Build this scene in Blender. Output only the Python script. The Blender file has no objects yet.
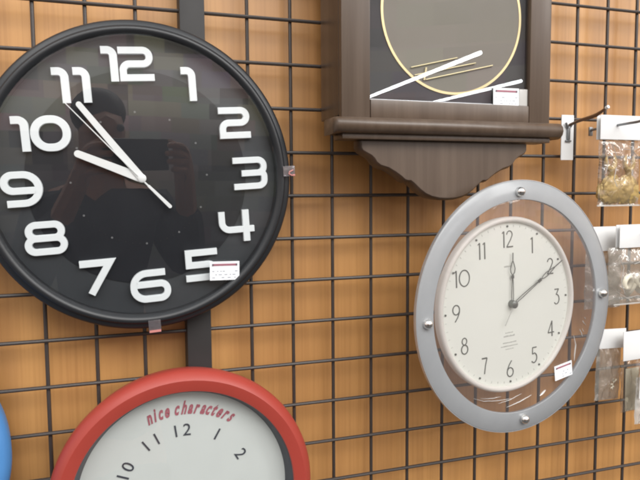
import bpy, bmesh, math, random
from mathutils import Matrix, Vector, noise
random.seed(7)
S = bpy.context.scene
COL = S.collection
PI = math.pi
V = Vector

# ------------------------------------------------------------------ materials
def newmat(name):
    m = bpy.data.materials.new(name); m.use_nodes = True
    nt = m.node_tree
    for n in list(nt.nodes):
        if n.type not in ('OUTPUT_MATERIAL', 'BSDF_PRINCIPLED'): nt.nodes.remove(n)
    return m, nt, nt.nodes['Principled BSDF'], nt.nodes['Material Output']

def plain(name, col, rough=.5, metal=0, spec=.5, var=.06, scale=40, bump=0.0, bscale=300, coat=0):
    """solid colour broken up by a soft noise so that nothing is perfectly flat"""
    m, nt, b, o = newmat(name)
    tc = nt.nodes.new('ShaderNodeTexCoord')
    n = nt.nodes.new('ShaderNodeTexNoise'); n.inputs['Scale'].default_value = scale; n.inputs['Detail'].default_value = 6
    nt.links.new(tc.outputs['Object'], n.inputs['Vector'])
    r = nt.nodes.new('ShaderNodeMix'); r.data_type = 'RGBA'
    r.inputs[6].default_value = (*[c*(1-var) for c in col], 1); r.inputs[7].default_value = (*[min(1, c*(1+var)) for c in col], 1)
    nt.links.new(n.outputs['Fac'], r.inputs[0]); nt.links.new(r.outputs[2], b.inputs['Base Color'])
    mr = nt.nodes.new('ShaderNodeMapRange'); mr.inputs['To Min'].default_value = rough*.85; mr.inputs['To Max'].default_value = min(1, rough*1.15)
    nt.links.new(n.outputs['Fac'], mr.inputs['Value']); nt.links.new(mr.outputs['Result'], b.inputs['Roughness'])
    b.inputs['Metallic'].default_value = metal; b.inputs['Specular IOR Level'].default_value = spec
    b.inputs['Coat Weight'].default_value = coat; b.inputs['Coat Roughness'].default_value = .08
    if bump:
        n2 = nt.nodes.new('ShaderNodeTexNoise'); n2.inputs['Scale'].default_value = bscale; n2.inputs['Detail'].default_value = 4
        nt.links.new(tc.outputs['Object'], n2.inputs['Vector'])
        bp = nt.nodes.new('ShaderNodeBump'); bp.inputs['Strength'].default_value = bump; bp.inputs['Distance'].default_value = .001
        nt.links.new(n2.outputs['Fac'], bp.inputs['Height']); nt.links.new(bp.outputs['Normal'], b.inputs['Normal'])
    return m

def wood(name, dark, light, rough=.4, stretch=(30, 30, 1.2), scale=3.0, contrast=(.3, .7), coat=0, bump=.05, spec=.5):
    m, nt, b, o = newmat(name)
    tc = nt.nodes.new('ShaderNodeTexCoord'); mp = nt.nodes.new('ShaderNodeMapping'); mp.inputs['Scale'].default_value = stretch
    nt.links.new(tc.outputs['Object'], mp.inputs['Vector'])
    n = nt.nodes.new('ShaderNodeTexNoise'); n.inputs['Scale'].default_value = scale; n.inputs['Detail'].default_value = 8; n.inputs['Roughness'].default_value = .6
    nt.links.new(mp.outputs['Vector'], n.inputs['Vector'])
    cr = nt.nodes.new('ShaderNodeValToRGB')
    cr.color_ramp.elements[0].position = contrast[0]; cr.color_ramp.elements[0].color = (*dark, 1)
    cr.color_ramp.elements[1].position = contrast[1]; cr.color_ramp.elements[1].color = (*light, 1)
    nt.links.new(n.outputs['Fac'], cr.inputs['Fac'])
    n2 = nt.nodes.new('ShaderNodeTexNoise'); n2.inputs['Scale'].default_value = 5; n2.inputs['Detail'].default_value = 3
    nt.links.new(tc.outputs['Object'], n2.inputs['Vector'])
    mx = nt.nodes.new('ShaderNodeMix'); mx.data_type = 'RGBA'; mx.blend_type = 'MULTIPLY'; mx.inputs[0].default_value = .35
    mr = nt.nodes.new('ShaderNodeMapRange'); mr.inputs['From Min'].default_value = .3; mr.inputs['From Max'].default_value = .7
    mr.inputs['To Min'].default_value = .65; mr.inputs['To Max'].default_value = 1.15
    nt.links.new(n2.outputs['Fac'], mr.inputs['Value'])
    nt.links.new(cr.outputs['Color'], mx.inputs[6]); nt.links.new(mr.outputs['Result'], mx.inputs[7])
    nt.links.new(mx.outputs[2], b.inputs['Base Color'])
    b.inputs['Roughness'].default_value = rough; b.inputs['Specular IOR Level'].default_value = spec
    b.inputs['Coat Weight'].default_value = coat; b.inputs['Coat Roughness'].default_value = .25
    bp = nt.nodes.new('ShaderNodeBump'); bp.inputs['Strength'].default_value = bump; bp.inputs['Distance'].default_value = .001
    nt.links.new(n.outputs['Fac'], bp.inputs['Height']); nt.links.new(bp.outputs['Normal'], b.inputs['Normal'])
    return m

def glass(name, tint=(1, 1, 1), haze=0.0, hazecol=(.5, .45, .42), rough=.02, ior=1.5, boost=1.0, bump=0, bscale=30):
    """thin sheet: transparent plus fresnel reflection plus an optional veil of surface haze"""
    m, nt, b, o = newmat(name); nt.nodes.remove(b)
    tr = nt.nodes.new('ShaderNodeBsdfTransparent'); tr.inputs['Color'].default_value = (*tint, 1)
    gl = nt.nodes.new('ShaderNodeBsdfGlossy'); gl.inputs['Roughness'].default_value = rough
    # two sided Schlick reflectance (the Fresnel node would turn a sheet seen from behind into a mirror)
    ge = nt.nodes.new('ShaderNodeNewGeometry'); fr = nt.nodes.new('ShaderNodeVectorMath'); fr.operation = 'DOT_PRODUCT'
    nt.links.new(ge.outputs['Incoming'], fr.inputs[0]); nt.links.new(ge.outputs['Normal'], fr.inputs[1])
    def mth(op, a, b=None):
        n = nt.nodes.new('ShaderNodeMath'); n.operation = op
        if hasattr(a, 'links'): nt.links.new(a, n.inputs[0])
        else: n.inputs[0].default_value = a
        if b is not None: n.inputs[1].default_value = b
        return n.outputs[0]
    inv = nt.nodes.new('ShaderNodeMath'); inv.operation = 'SUBTRACT'; inv.inputs[0].default_value = 1
    nt.links.new(mth('ABSOLUTE', fr.outputs['Value']), inv.inputs[1])
    f = mth('ADD', mth('MULTIPLY', mth('POWER', inv.outputs[0], 5), .96), .04)
    mu = nt.nodes.new('ShaderNodeMath'); mu.operation = 'MULTIPLY'; mu.inputs[1].default_value = boost; mu.use_clamp = True
    nt.links.new(f, mu.inputs[0])
    base = tr
    if haze:
        df = nt.nodes.new('ShaderNodeBsdfDiffuse'); df.inputs['Color'].default_value = (*hazecol, 1)
        mh = nt.nodes.new('ShaderNodeMixShader'); mh.inputs[0].default_value = haze
        nt.links.new(tr.outputs[0], mh.inputs[1]); nt.links.new(df.outputs[0], mh.inputs[2]); base = mh
    mx = nt.nodes.new('ShaderNodeMixShader')
    nt.links.new(mu.outputs[0], mx.inputs[0]); nt.links.new(base.outputs[0], mx.inputs[1]); nt.links.new(gl.outputs[0], mx.inputs[2])
    nt.links.new(mx.outputs[0], o.inputs['Surface'])
    if bump:
        tc = nt.nodes.new('ShaderNodeTexCoord'); n = nt.nodes.new('ShaderNodeTexNoise'); n.inputs['Scale'].default_value = bscale; n.inputs['Detail'].default_value = 3
        n.inputs['Distortion'].default_value = 1.5
        nt.links.new(tc.outputs['Object'], n.inputs['Vector'])
        bp = nt.nodes.new('ShaderNodeBump'); bp.inputs['Strength'].default_value = bump; bp.inputs['Distance'].default_value = .004
        nt.links.new(n.outputs['Fac'], bp.inputs['Height'])
        nt.links.new(bp.outputs['Normal'], gl.inputs['Normal'])
    return m

M = {}
def board_mat():
    m, nt, b, o = newmat('laminate_board')
    tc = nt.nodes.new('ShaderNodeTexCoord')
    def tex(scale, st, det):
        mp = nt.nodes.new('ShaderNodeMapping'); mp.inputs['Scale'].default_value = st
        nt.links.new(tc.outputs['Object'], mp.inputs['Vector'])
        n = nt.nodes.new('ShaderNodeTexNoise'); n.inputs['Scale'].default_value = scale; n.inputs['Detail'].default_value = det
        nt.links.new(mp.outputs['Vector'], n.inputs['Vector']); return n
    a = tex(1, (26, 26, 1.1), 5); c = tex(1, (6, 6, .5), 3)
    cr = nt.nodes.new('ShaderNodeValToRGB')
    cr.color_ramp.elements[0].position = .3; cr.color_ramp.elements[0].color = (.45, .222, .074, 1)
    cr.color_ramp.elements[1].position = .7; cr.color_ramp.elements[1].color = (.60, .312, .106, 1)
    nt.links.new(a.outputs['Fac'], cr.inputs['Fac'])
    c2 = nt.nodes.new('ShaderNodeValToRGB')
    c2.color_ramp.elements[0].position = .35; c2.color_ramp.elements[0].color = (.86, .84, .82, 1)
    c2.color_ramp.elements[1].position = .65; c2.color_ramp.elements[1].color = (1, 1, 1, 1)
    nt.links.new(c.outputs['Fac'], c2.inputs['Fac'])
    mx = nt.nodes.new('ShaderNodeMix'); mx.data_type = 'RGBA'; mx.blend_type = 'MULTIPLY'; mx.inputs[0].default_value = 1
    nt.links.new(cr.outputs['Color'], mx.inputs[6]); nt.links.new(c2.outputs['Color'], mx.inputs[7])
    # fine printed grain lines
    fg = tex(1, (330, 330, 5), 4); c3 = nt.nodes.new('ShaderNodeValToRGB')
    c3.color_ramp.elements[0].position = .38; c3.color_ramp.elements[0].color = (.92, .90, .88, 1)
    c3.color_ramp.elements[1].position = .52; c3.color_ramp.elements[1].color = (1, 1, 1, 1)
    nt.links.new(fg.outputs['Fac'], c3.inputs['Fac'])
    m3 = nt.nodes.new('ShaderNodeMix'); m3.data_type = 'RGBA'; m3.blend_type = 'MULTIPLY'; m3.inputs[0].default_value = 1
    nt.links.new(mx.outputs[2], m3.inputs[6]); nt.links.new(c3.outputs['Color'], m3.inputs[7])
    nt.links.new(m3.outputs[2], b.inputs['Base Color'])
    b.inputs['Roughness'].default_value = .42; b.inputs['Specular IOR Level'].default_value = .6
    return m
M['board'] = board_mat()
M['wire'] = plain('dark_brown_wire', (.045, .036, .032), .42, var=.2, bump=.15, bscale=500)
M['post'] = plain('charcoal_post', (.022, .021, .021), .6, var=.12)
M['black_rim'] = plain('black_plastic_rim', (.016, .018, .021), .38, var=.1, bump=.05)
M['dial_dark'] = plain('inner_black_dial', (.010, .012, .016), .5, spec=.3, var=.1)
M['dial_grey'] = plain('outer_charcoal_dial', (.027, .032, .037), .5, var=.06, bump=.1, bscale=1500)
M['white'] = plain('white_plastic', (.74, .79, .81), .38, var=.02)
M['hand_white'] = plain('white_metal_hand', (.76, .79, .79), .35, var=.02)
M['dot'] = plain('dot_print', (.12, .125, .13), .5)
M['dot_black'] = plain('dot_print_black', (.01, .01, .01), .5)
M['glass'] = glass('clock_glass', boost=2.0, rough=.012)
M['glass_chime'] = glass('chime_glass', boost=.6, rough=.004)
M['clip'] = glass('clear_clip', tint=(.86, .84, .86), haze=.10, hazecol=(.6, .55, .58), boost=2.5, rough=.1)
M['clip_red'] = plain('clip_red_foot', (.55, .22, .2), .4)
M['label'] = plain('price_paper', (.80, .83, .86), .5, var=.03)
M['label_bar'] = plain('price_bar', (.33, .13, .17), .6, var=.2)
M['label_dark'] = plain('price_dark', (.12, .08, .10), .6)
M['label_grey'] = plain('price_print', (.34, .36, .40), .6, var=.2)
M['wood_dark'] = wood('dark_walnut_veneer', (.070, .046, .031), (.108, .076, .054), rough=.32, bump=.02)
M['dial_panel'] = plain('charcoal_panel', (.020, .020, .022), .6, spec=.3)
M['taupe'] = plain('taupe_disc', (.135, .122, .098), .6)
M['gold'] = plain('pale_gold', (.66, .54, .29), .35, metal=.35)
M['gold_thin'] = plain('gold_reflection', (.62, .54, .32), .3, metal=.5)
M['red'] = plain('coral_red_plastic', (.36, .052, .038), .40, spec=.4, var=.05)
M['dial_white'] = plain('grey_white_dial', (.56, .60, .585), .5, var=.03)
M['dark_wall'] = plain('navy_inner_wall', (.045, .05, .065), .5)
M['text_red'] = plain('red_lettering', (.36, .10, .13), .6, var=.25, scale=400)
M['blue'] = plain('sky_blue_plastic', (.075, .25, .56), .45)
M['cream'] = plain('cream_dial', (.84, .90, .82), .5, var=.012, scale=6)
M['cream_rim'] = plain('cream_rim', (.79, .79, .73), .3, var=.02)
M['ink'] = plain('grey_numerals', (.11, .13, .115), .35, metal=.3, var=.2)
M['ink_light'] = plain('pale_print', (.50, .53, .49), .6)
M['hand_grey'] = plain('gunmetal_hand', (.15, .17, .155), .3, metal=.5)
M['chrome'] = plain('chrome', (.78, .78, .77), .12, metal=1, var=.02)
M['frost'] = None
M['silver_edge'] = plain('silver_edge', (.62, .65, .68), .25, metal=.7)
M['film'] = glass('wrap_film', haze=.13, hazecol=(.46, .41, .40), tint=(.88, .86, .87), boost=1.1, rough=.04, bump=.25, bscale=9)
M['crease'] = glass('film_crease_glint', haze=.55, hazecol=(.85, .84, .82), boost=4, rough=.12)  # whitish haze colour carries the bright glints along film creases
M['card'] = plain('white_card', (.72, .73, .73), .6, var=.02)
M['bag'] = glass('clear_bag', haze=.03, hazecol=(.7, .7, .68), tint=(.92, .91, .90), boost=3.2, rough=.05, bump=1.0, bscale=26)
M['bag_milky'] = glass('milky_bag', haze=.26, hazecol=(.55, .53, .48), tint=(.86, .85, .83), boost=3.5, rough=.06, bump=1.0, bscale=26)
M['bag_seal'] = glass('bag_seal', haze=.4, hazecol=(.75, .74, .70), boost=3, rough=.1)
M['brass'] = plain('matte_brass', (.50, .355, .13), .36, metal=.3, var=.38, scale=160, bump=.5, bscale=260)
M['ring_cream'] = plain('cream_ring', (.74, .69, .56), .45)
M['steel'] = plain('grey_steel', (.22, .23, .24), .35, metal=.7)
M['hook_brown'] = plain('brown_coated_hook', (.16, .085, .045), .35)
M['tip_white'] = plain('white_tip', (.8, .8, .78), .4)
M['pale_card'] = plain('pale_cream_card', (.62, .58, .45), .6)

def frost_mat():
    m, nt, b, o = newmat('frosted_grey_acrylic')
    tc = nt.nodes.new('ShaderNodeTexCoord'); n = nt.nodes.new('ShaderNodeTexNoise'); n.inputs['Scale'].default_value = 14; n.inputs['Detail'].default_value = 9; n.inputs['Roughness'].default_value = .7
    nt.links.new(tc.outputs['Object'], n.inputs['Vector'])
    r = nt.nodes.new('ShaderNodeMix'); r.data_type = 'RGBA'; r.inputs[6].default_value = (.27, .285, .30, 1); r.inputs[7].default_value = (.37, .385, .40, 1)
    nt.links.new(n.outputs['Fac'], r.inputs[0]); nt.links.new(r.outputs[2], b.inputs['Base Color'])
    b.inputs['Roughness'].default_value = .3; b.inputs['Coat Weight'].default_value = .3; b.inputs['Coat Roughness'].default_value = .12
    tr = nt.nodes.new('ShaderNodeBsdfTransparent'); mx = nt.nodes.new('ShaderNodeMixShader'); mx.inputs[0].default_value = .88
    nt.links.new(tr.outputs[0], mx.inputs[1]); nt.links.new(b.outputs[0], mx.inputs[2]); nt.links.new(mx.outputs[0], o.inputs['Surface'])
    return m
M['frost'] = frost_mat()

# ------------------------------------------------------------------ object helpers
def tag(o, label=None, cat=None, group=None, kind=None):
    if label: o['label'] = label
    if cat: o['category'] = cat
    if group: o['group'] = group
    if kind: o['kind'] = kind
    return o
def empty(name, mat, label=None, cat=None, group=None):
    o = bpy.data.objects.new(name, None); COL.objects.link(o); o.empty_display_size = .02
    o.matrix_world = mat; return tag(o, label, cat, group)
def at(x, y, z, yaw=0, pitch=0, roll=0):
    return Matrix.Translation((x, y, z)) @ Matrix.Rotation(yaw, 4, 'Z') @ Matrix.Rotation(pitch, 4, 'X') @ Matrix.Rotation(roll, 4, 'Y')
def obj(name, bm, m, parent=None, smooth=True, angle=35):
    me = bpy.data.meshes.new(name)
    bmesh.ops.recalc_face_normals(bm, faces=bm.faces)
    bm.to_mesh(me); bm.free()
    me.materials.append(M[m] if isinstance(m, str) else m)
    if smooth:
        for p in me.polygons: p.use_smooth = True
        try: me.set_sharp_from_angle(angle=math.radians(angle))
        except Exception: pass
    o = bpy.data.objects.new(name, me); COL.objects.link(o)
    if parent: o.parent = parent
    return o
def B(): return bmesh.new()
def box(bm, x0, x1, y0, y1, z0, z1, bev=0, mat=None):
    r = bmesh.ops.create_cube(bm, size=1)
    vs = r['verts']
    for v in vs:
        v.co = V((x0+(v.co.x+.5)*(x1-x0), y0+(v.co.y+.5)*(y1-y0), z0+(v.co.z+.5)*(z1-z0)))
    if bev:
        es = list({e for v in vs for e in v.link_edges})
        rr = bmesh.ops.bevel(bm, geom=es, offset=bev, segments=2, affect='EDGES', profile=.6)
        vs = rr['verts'] if mat is None else [v for v in {v for f in rr['faces'] for v in f.verts}]
    return bm
def lathe(bm, prof, n=128, closed=True, c=(0, 0)):
    """revolve (radius, y) points around the local y axis"""
    rings = []
    for r, y in prof:
        if r < 1e-6: rings.append([bm.verts.new((c[0], y, c[1]))])
        else: rings.append([bm.verts.new((c[0]+r*math.cos(2*PI*i/n), y, c[1]+r*math.sin(2*PI*i/n))) for i in range(n)])
    k = len(prof)
    for j in range(k if closed else k-1):
        a, b = rings[j], rings[(j+1) % k]
        for i in range(n):
            i2 = (i+1) % n
            if len(a) == 1 and len(b) == 1: continue
            if len(a) == 1: bm.faces.new((a[0], b[i], b[i2]))
            elif len(b) == 1: bm.faces.new((a[i], b[0], a[i2]))
            else: bm.faces.new((a[i], b[i], b[i2], a[i2]))
    return bm
def tube(bm, pts, rad, n=10, cap=True, flat=None):
    """round bar along a polyline; rad number or list"""
    pts = [V(p) for p in pts]; rr = rad if isinstance(rad, (list, tuple)) else [rad]*len(pts)
    rings = []
    up = V((0, 0, 1))
    t0 = (pts[1]-pts[0]).normalized()
    if abs(t0.dot(up)) > .9: up = V((1, 0, 0))
    nrm = t0.cross(up).normalized()
    for i, p in enumerate(pts):
        t = ((pts[min(i+1, len(pts)-1)]-pts[max(i-1, 0)])).normalized()
        nrm = (nrm - t*nrm.dot(t)).normalized(); bi = t.cross(nrm)
        rings.append([bm.verts.new(p + (nrm*math.cos(2*PI*k/n) + bi*math.sin(2*PI*k/n)*(flat or 1))*rr[i]) for k in range(n)])
    for a, b in zip(rings, rings[1:]):
        for k in range(n): bm.faces.new((a[k], a[(k+1) % n], b[(k+1) % n], b[k]))
    if cap: bm.faces.new(rings[0]); bm.faces.new(rings[-1][::-1])
    return bm
def prism(bm, pts, y0, y1, bev=0):
    """outline in x,z extruded from y0 (front) to y1"""
    a = [bm.verts.new((x, y0, z)) for x, z in pts]; f = bm.faces.new(a)
    r = bmesh.ops.extrude_face_region(bm, geom=[f])
    vs = [g for g in r['geom'] if isinstance(g, bmesh.types.BMVert)]
    for v in vs: v.co.y = y1
    if bev:
        front = [e for e in bm.edges if abs(e.verts[0].co.y-y0) < 1e-6 and abs(e.verts[1].co.y-y0) < 1e-6]
        bmesh.ops.bevel(bm, geom=front, offset=bev, segments=2, affect='EDGES')
    return bm
# rounded polyline: points (x, z, radius)
def rpoly(pts, closed=False, seg=8):
    out = []; n = len(pts)
    for i, p in enumerate(pts):
        c = V(p[:2]); r = p[2] if len(p) > 2 else 0
        if (not closed and i in (0, n-1)) or r == 0: out.append(c); continue
        a = V(pts[(i-1) % n][:2]); b = V(pts[(i+1) % n][:2])
        u = (a-c).normalized(); w = (b-c).normalized()
        ang = math.acos(max(-1, min(1, u.dot(w)))); t = r/math.tan(ang/2)
        lim = min((a-c).length, (b-c).length)*.5 if True else t
        t = min(t, lim); r2 = t*math.tan(ang/2)
        cen = c + (u+w).normalized()*(r2/math.sin(ang/2))
        p0 = c+u*t-cen; p1 = c+w*t-cen
        a0 = math.atan2(p0.y, p0.x); a1 = math.atan2(p1.y, p1.x); d = (a1-a0+PI) % (2*PI)-PI
        for k in range(seg+1):
            g = a0+d*k/seg; out.append(cen+V((math.cos(g), math.sin(g)))*r2)
    return out
def ribbon(bm, pts, w, y0, y1, closed=False, cham=.0004, round_ends=False):
    """flat raised stroke of width w following pts (x,z), back at y1, front at y0"""
    pts = [V(p) for p in pts]
    q = [pts[0]]
    for p in pts[1:]:
        if (p-q[-1]).length > 1e-6: q.append(p)
    if closed and (q[0]-q[-1]).length < 1e-6: q.pop()
    pts = q; n = len(pts)
    def off(d):
        L = []
        for i in range(n):
            if closed: a, b = pts[(i-1) % n], pts[(i+1) % n]
            else: a, b = pts[max(i-1, 0)], pts[min(i+1, n-1)]
            t1 = (pts[i]-a).normalized() if (pts[i]-a).length > 1e-9 else None
            t2 = (b-pts[i]).normalized() if (b-pts[i]).length > 1e-9 else None
            if t1 is None: t1 = t2
            if t2 is None: t2 = t1
            n1 = V((-t1.y, t1.x)); n2 = V((-t2.y, t2.x)); m = (n1+n2)
            m = m/max(.35, m.length_squared)*2 if m.length > 1e-6 else n1
            L.append(pts[i]+m*d)
        return L
    h = w/2
    prof = [(-h, y1), (-h, y0+cham), (-h+cham, y0), (h-cham, y0), (h, y0+cham), (h, y1)]
    cols = [[bm.verts.new((p.x, y, p.y)) for p in off(d)] for d, y in prof]
    k = len(prof)
    for j in range(k):
        a, b = cols[j], cols[(j+1) % k]
        for i in range(n if closed else n-1):
            i2 = (i+1) % n
            bm.faces.new((a[i], a[i2], b[i2], b[i]))
    if not closed:
        bm.faces.new([c[0] for c in cols]); bm.faces.new([c[-1] for c in cols][::-1])
        if round_ends:
            pass
    return bm
def disc(bm, r, y, n=32, cx=0, cz=0, h=.0003):
    lathe(bm, [(0, y), (r, y), (r, y+h), (0, y+h)], n, closed=False, c=(cx, cz)); return bm
def price_tag(root, cx, cz, w, h, y, rot=0, pocket=0, rz=0):
    """thin paper price label with its printed bar and faint marks, stuck on a clock"""
    mtx = Matrix.Translation((cx, y, cz)) @ Matrix.Rotation(rz, 4, 'Z') @ Matrix.Rotation(rot, 4, 'Y')
    p = B(); box(p, -w/2, w/2, -.0006, 0, -h/2, h/2); t = obj('price_label', p, 'label', root); t.matrix_local = mtx
    p = B(); box(p, -w*.40, w*.40, -.0009, -.0006, h*.27, h*.38); obj('printed_bar', p, 'label_bar', t)
    p = B()
    for sx in (-1, 1):
        p = B(); box(p, sx*w*.40-.0008, sx*w*.40+.0008, -.0012, -.0009, h*.27, h*.38); obj('bar_end_mark', p, 'label_dark', t)
    p = B()
    for z in (-.02, -.2, -.36):
        x = -w*.42
        while x < w*.38:
            l = random.uniform(.0012, .004)
            if random.random() < .55: box(p, x, x+l, -.0008, -.0006, z*h-.0005, z*h+.0004)
            x += l+random.uniform(.001, .004)
    obj('printed_text', p, 'label_grey', t)
    return t

# ------------------------------------------------------------------ wall: board, wire grid, post
bm = B(); box(bm, -1.6, 2.2, .022, .04, -1.3, 1.0)
board = tag(obj('wall', bm, 'board'), kind='structure'); tag(board, 'orange brown wood laminate board behind the black wire grid', 'wall')

def grid(name, xs, z0, z1, rows, label, x_lo, x_hi):
    root = empty(name, Matrix.Translation((0, 0, 0)), label, 'wire grid', 'wire display grid panels on the wall')
    for x in xs:
        b = B(); tube(b, [(x, .0035, z0), (x, .0035, z1)], .0021, 8); obj('vertical_wire', b, 'wire', root)
    for z in rows:
        b = B(); tube(b, [(x_lo, 0, z), (x_hi, 0, z)], .0021, 8); obj('horizontal_wire', b, 'wire', root)
    return root
rows = [-.05*j for j in range(-6, 16)]
grid('wire_grid_panel', [.05*i for i in range(-1, 20)], -.76, .31, rows, 'dark wire grid panel right of the charcoal post, behind the brown and silver clocks', -.052, .96)
gx = [-.0701-.05*i for i in range(0, 10)]
grid('wire_grid_panel', gx, -.76, .31, rows, 'dark wire grid panel left of the charcoal post, behind the black clock', gx[-1]-.002, -.068)
bm = B(); box(bm, -.0752, -.0488, -.012, .0215, -.9, .5, .0012)
tag(obj('grid_post', bm, 'post'), 'flat charcoal post between the two grid panels, above the red clock', 'post')

# ------------------------------------------------------------------ black wall clock
bc = empty('wall_clock', at(-.1198, -.035, -.1310, 0, .04, -.061), 'large round black wall clock with thick white numerals', 'wall clock')
bm = B(); lathe(bm, [(.1412, .006), (.1412, -.0045), (.1422, -.0085), (.1450, -.0105), (.1478, -.0108), (.1492, -.0095), (.1500, -.0072), (.1510, -.0066), (.1538, -.0060), (.1562, -.0035), (.1572, .001), (.1572, .026), (.152, .030), (.1412, .030)], 160)
obj('rim', bm, 'black_rim', bc, angle=50)
bm = B(); lathe(bm, [(0, .0042), (.109, .0042), (.109, .0065), (0, .0065)], 128, closed=False); obj('inner_dial', bm, 'dial_dark', bc)
bm = B(); lathe(bm, [(.1088, .0050), (.1415, .0050), (.1415, .0080), (.1088, .0080)], 128); obj('outer_dial', bm, 'dial_grey', bc)
mm = .001
Y0, Y1 = -.0005, .0048
def glyph(ch, x0, x1, z0, z1, bm, sw=7.6):
    W = x1-x0; H = z1-z0; a = sw/2; k = 0
    def st(pts, closed=False, ww=None):
        nonlocal k
        P = [(V(p)+V((x0, z0)))*mm for p in rpoly(pts, closed)]
        ribbon(bm, P, (ww or sw)*mm, Y0-.00012*k, Y1, closed); k += 1
    if ch == '0': st([(a, a, 13), (W-a, a, 13), (W-a, H-a, 13), (a, H-a, 13)], True)
    if ch == '1': st([(0, H-a+.3), (W-a, H-a+.3, 7), (W-a, 0)])
    if ch == '2':
        st([(0, H-a), (W-a, H-a, 6.4), (W-a, H/2, 6.4), (a, H/2, 6.4), (a, a-.2), (W, a-.2)], ww=7)
    if ch == '3':
        st([(0, H-a), (W-a, H-a, 6.5), (W-a, H/2, 6.5), (9, H/2)], ww=6.7)
        st([(W-a-8, H/2), (W-a, H/2, 6.5), (W-a, a-.3, 6.5), (0, a-.3)], ww=6.7)
    if ch == '4':
        st([(a-.3, H-.8), (a-.3, 13, 8.5), (W, 13)], ww=6.9)
        st([(W*.77, H), (W*.77, 0)], ww=7.4)
    if ch == '5': st([(W, H-a+.2), (a, H-a+.2), (a, H/2+.4), (W-a, H/2+.4, 6.4), (W-a, a-.2, 6.4), (0, a-.2)], ww=6.9)
    if ch == '6': st([(W-5, H-a+.2), (a-.2, H-a+.2, 15), (a-.2, a, 12), (W-a, a, 9.5), (W-a, H*.56, 7), (a+3.2, H*.56)], ww=6.9)
    if ch == '7': st([(0, H-a), (W-a*1.2, H-a), (W*.27, 0)], ww=7.2)
    if ch == '8':
        st([(a+1.4, H/2+.2, 7.4), (W-a-1.4, H/2+.2, 7.4), (W-a-1.4, H-a, 7.4), (a+1.4, H-a, 7.4)], True, ww=6.7)
        st([(a, a, 7.4), (W-a, a, 7.4), (W-a, H/2, 7.4), (a, H/2, 7.4)], True, ww=6.7)
    if ch == '9': st([(5, a-.2), (W-a, a-.2, 15), (W-a, H-a, 14), (a, H-a, 9.5), (a, H*.45, 8), (W-a-3.2, H*.45)], ww=6.9)
nums = [('1', [('1', 48.5, 63.2, 76.7, 110.7)]), ('2', [('2', 83.7, 117.1, 36.4, 69.7)]), ('3', [('3', 95.3, 132.6, -18.5, 16.8)]),
        ('4', [('4', 75.7, 113.9, -73.9, -39.9)]), ('5', [('5', 36.9, 71.4, -113, -78.6)]), ('6', [('6', -20.9, 20.6, -130, -95.2)]),
        ('7', [('7', -67.5, -33.8, -114.4, -79.1)]), ('8', [('8', -115.7, -75.4, -70.4, -35.9)]), ('9', [('9', -130.9, -92.6, -21.1, 14.2)]),
        ('10', [('1', -114.9, -99.5, 32.4, 66), ('0', -98.7, -62, 31.4, 66.2)]),
        ('11', [('1', -74.1, -58.8, 77.4, 111.2), ('1', -54.7, -39.3, 77.4, 111.2)]),
        ('12', [('1', -27.2, -12.0, 97.3, 131.3), ('2', -11.2, 22.4, 97.1, 131.3)])]
for nm, gl in nums:
    bm = B()
    for g in gl: glyph(*g, bm)
    obj('numeral', bm, 'white', bc, angle=30)
for i in range(12):
    bm = B(); disc(bm, .0011, .0038, 10, .0675*math.sin(i*PI/6), .0675*math.cos(i*PI/6), .0004)
    obj('hour_dot', bm, 'dot', bc)
bm = B()
for i in range(60):
    if i % 5: disc(bm, .00055, .0038, 8, .0675*math.sin(i*PI/30), .0675*math.cos(i*PI/30), .0004)
obj('minute_dot', bm, 'dot_black', bc)
def flat_hand(a, b, w0, w1, y0, y1, rounded=True, n=10):
    """bar from a to b in mm, width w0 at a and w1 at b, round tip"""
    a = V(a); b = V(b); t = (b-a).normalized(); nn = V((-t.y, t.x)); P = [a-nn*w0/2, b-nn*w1/2-t*w1/2*0]
    for k in range(1, n): g = -PI/2+PI*k/n; P.append(b+nn*math.sin(g)*w1/2+t*math.cos(g)*w1/2)
    P += [b+nn*w1/2, a+nn*w0/2]
    bm = B(); prism(bm, [(p.x*mm, p.y*mm) for p in P], y0, y1, .0002); return bm
h0 = (1.0, .3)
obj('hour_hand', flat_hand(h0, (-57.6, 28.0), 9.2, 7.0, -.0020, -.0012), 'hand_white', bc)
obj('minute_hand', flat_hand(h0, (-51.8, 75.6), 7.6, 5.6, -.0032, -.0024), 'hand_white', bc)
bm = flat_hand((0, 0), (-64, 77), 1.3, .9, -.0044, -.0038)
sh = obj('second_hand', bm, 'hand_white', bc)
obj('counterweight', flat_hand((6.5, -7.4), (26.3, -30.2), 2.6, 3.8, -.0046, -.0037), 'hand_white', sh)
bm = flat_hand((0, 0), (8, -9.2), 1.6, 1.6, -.00435, -.0039); obj('tail', bm, 'hand_white', sh)
bm = B(); lathe(bm, [(0, -.0058), (.0028, -.0056), (.0042, -.0048), (.0044, -.002), (.0044, .004), (0, .004)], 32, closed=False, c=(.001, .0003)); obj('hub', bm, 'hand_white', bc)
bm = B(); lathe(bm, [(0, -.0082), (.05, -.0080), (.10, -.0072), (.1414, -.0058)], 128, closed=False); obj('glass', bm, 'glass', bc).rotation_euler.x = .02
price_tag(bc, .0769, -.1028, .0315, .0202, -.0086, rot=.075, rz=0)
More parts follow.
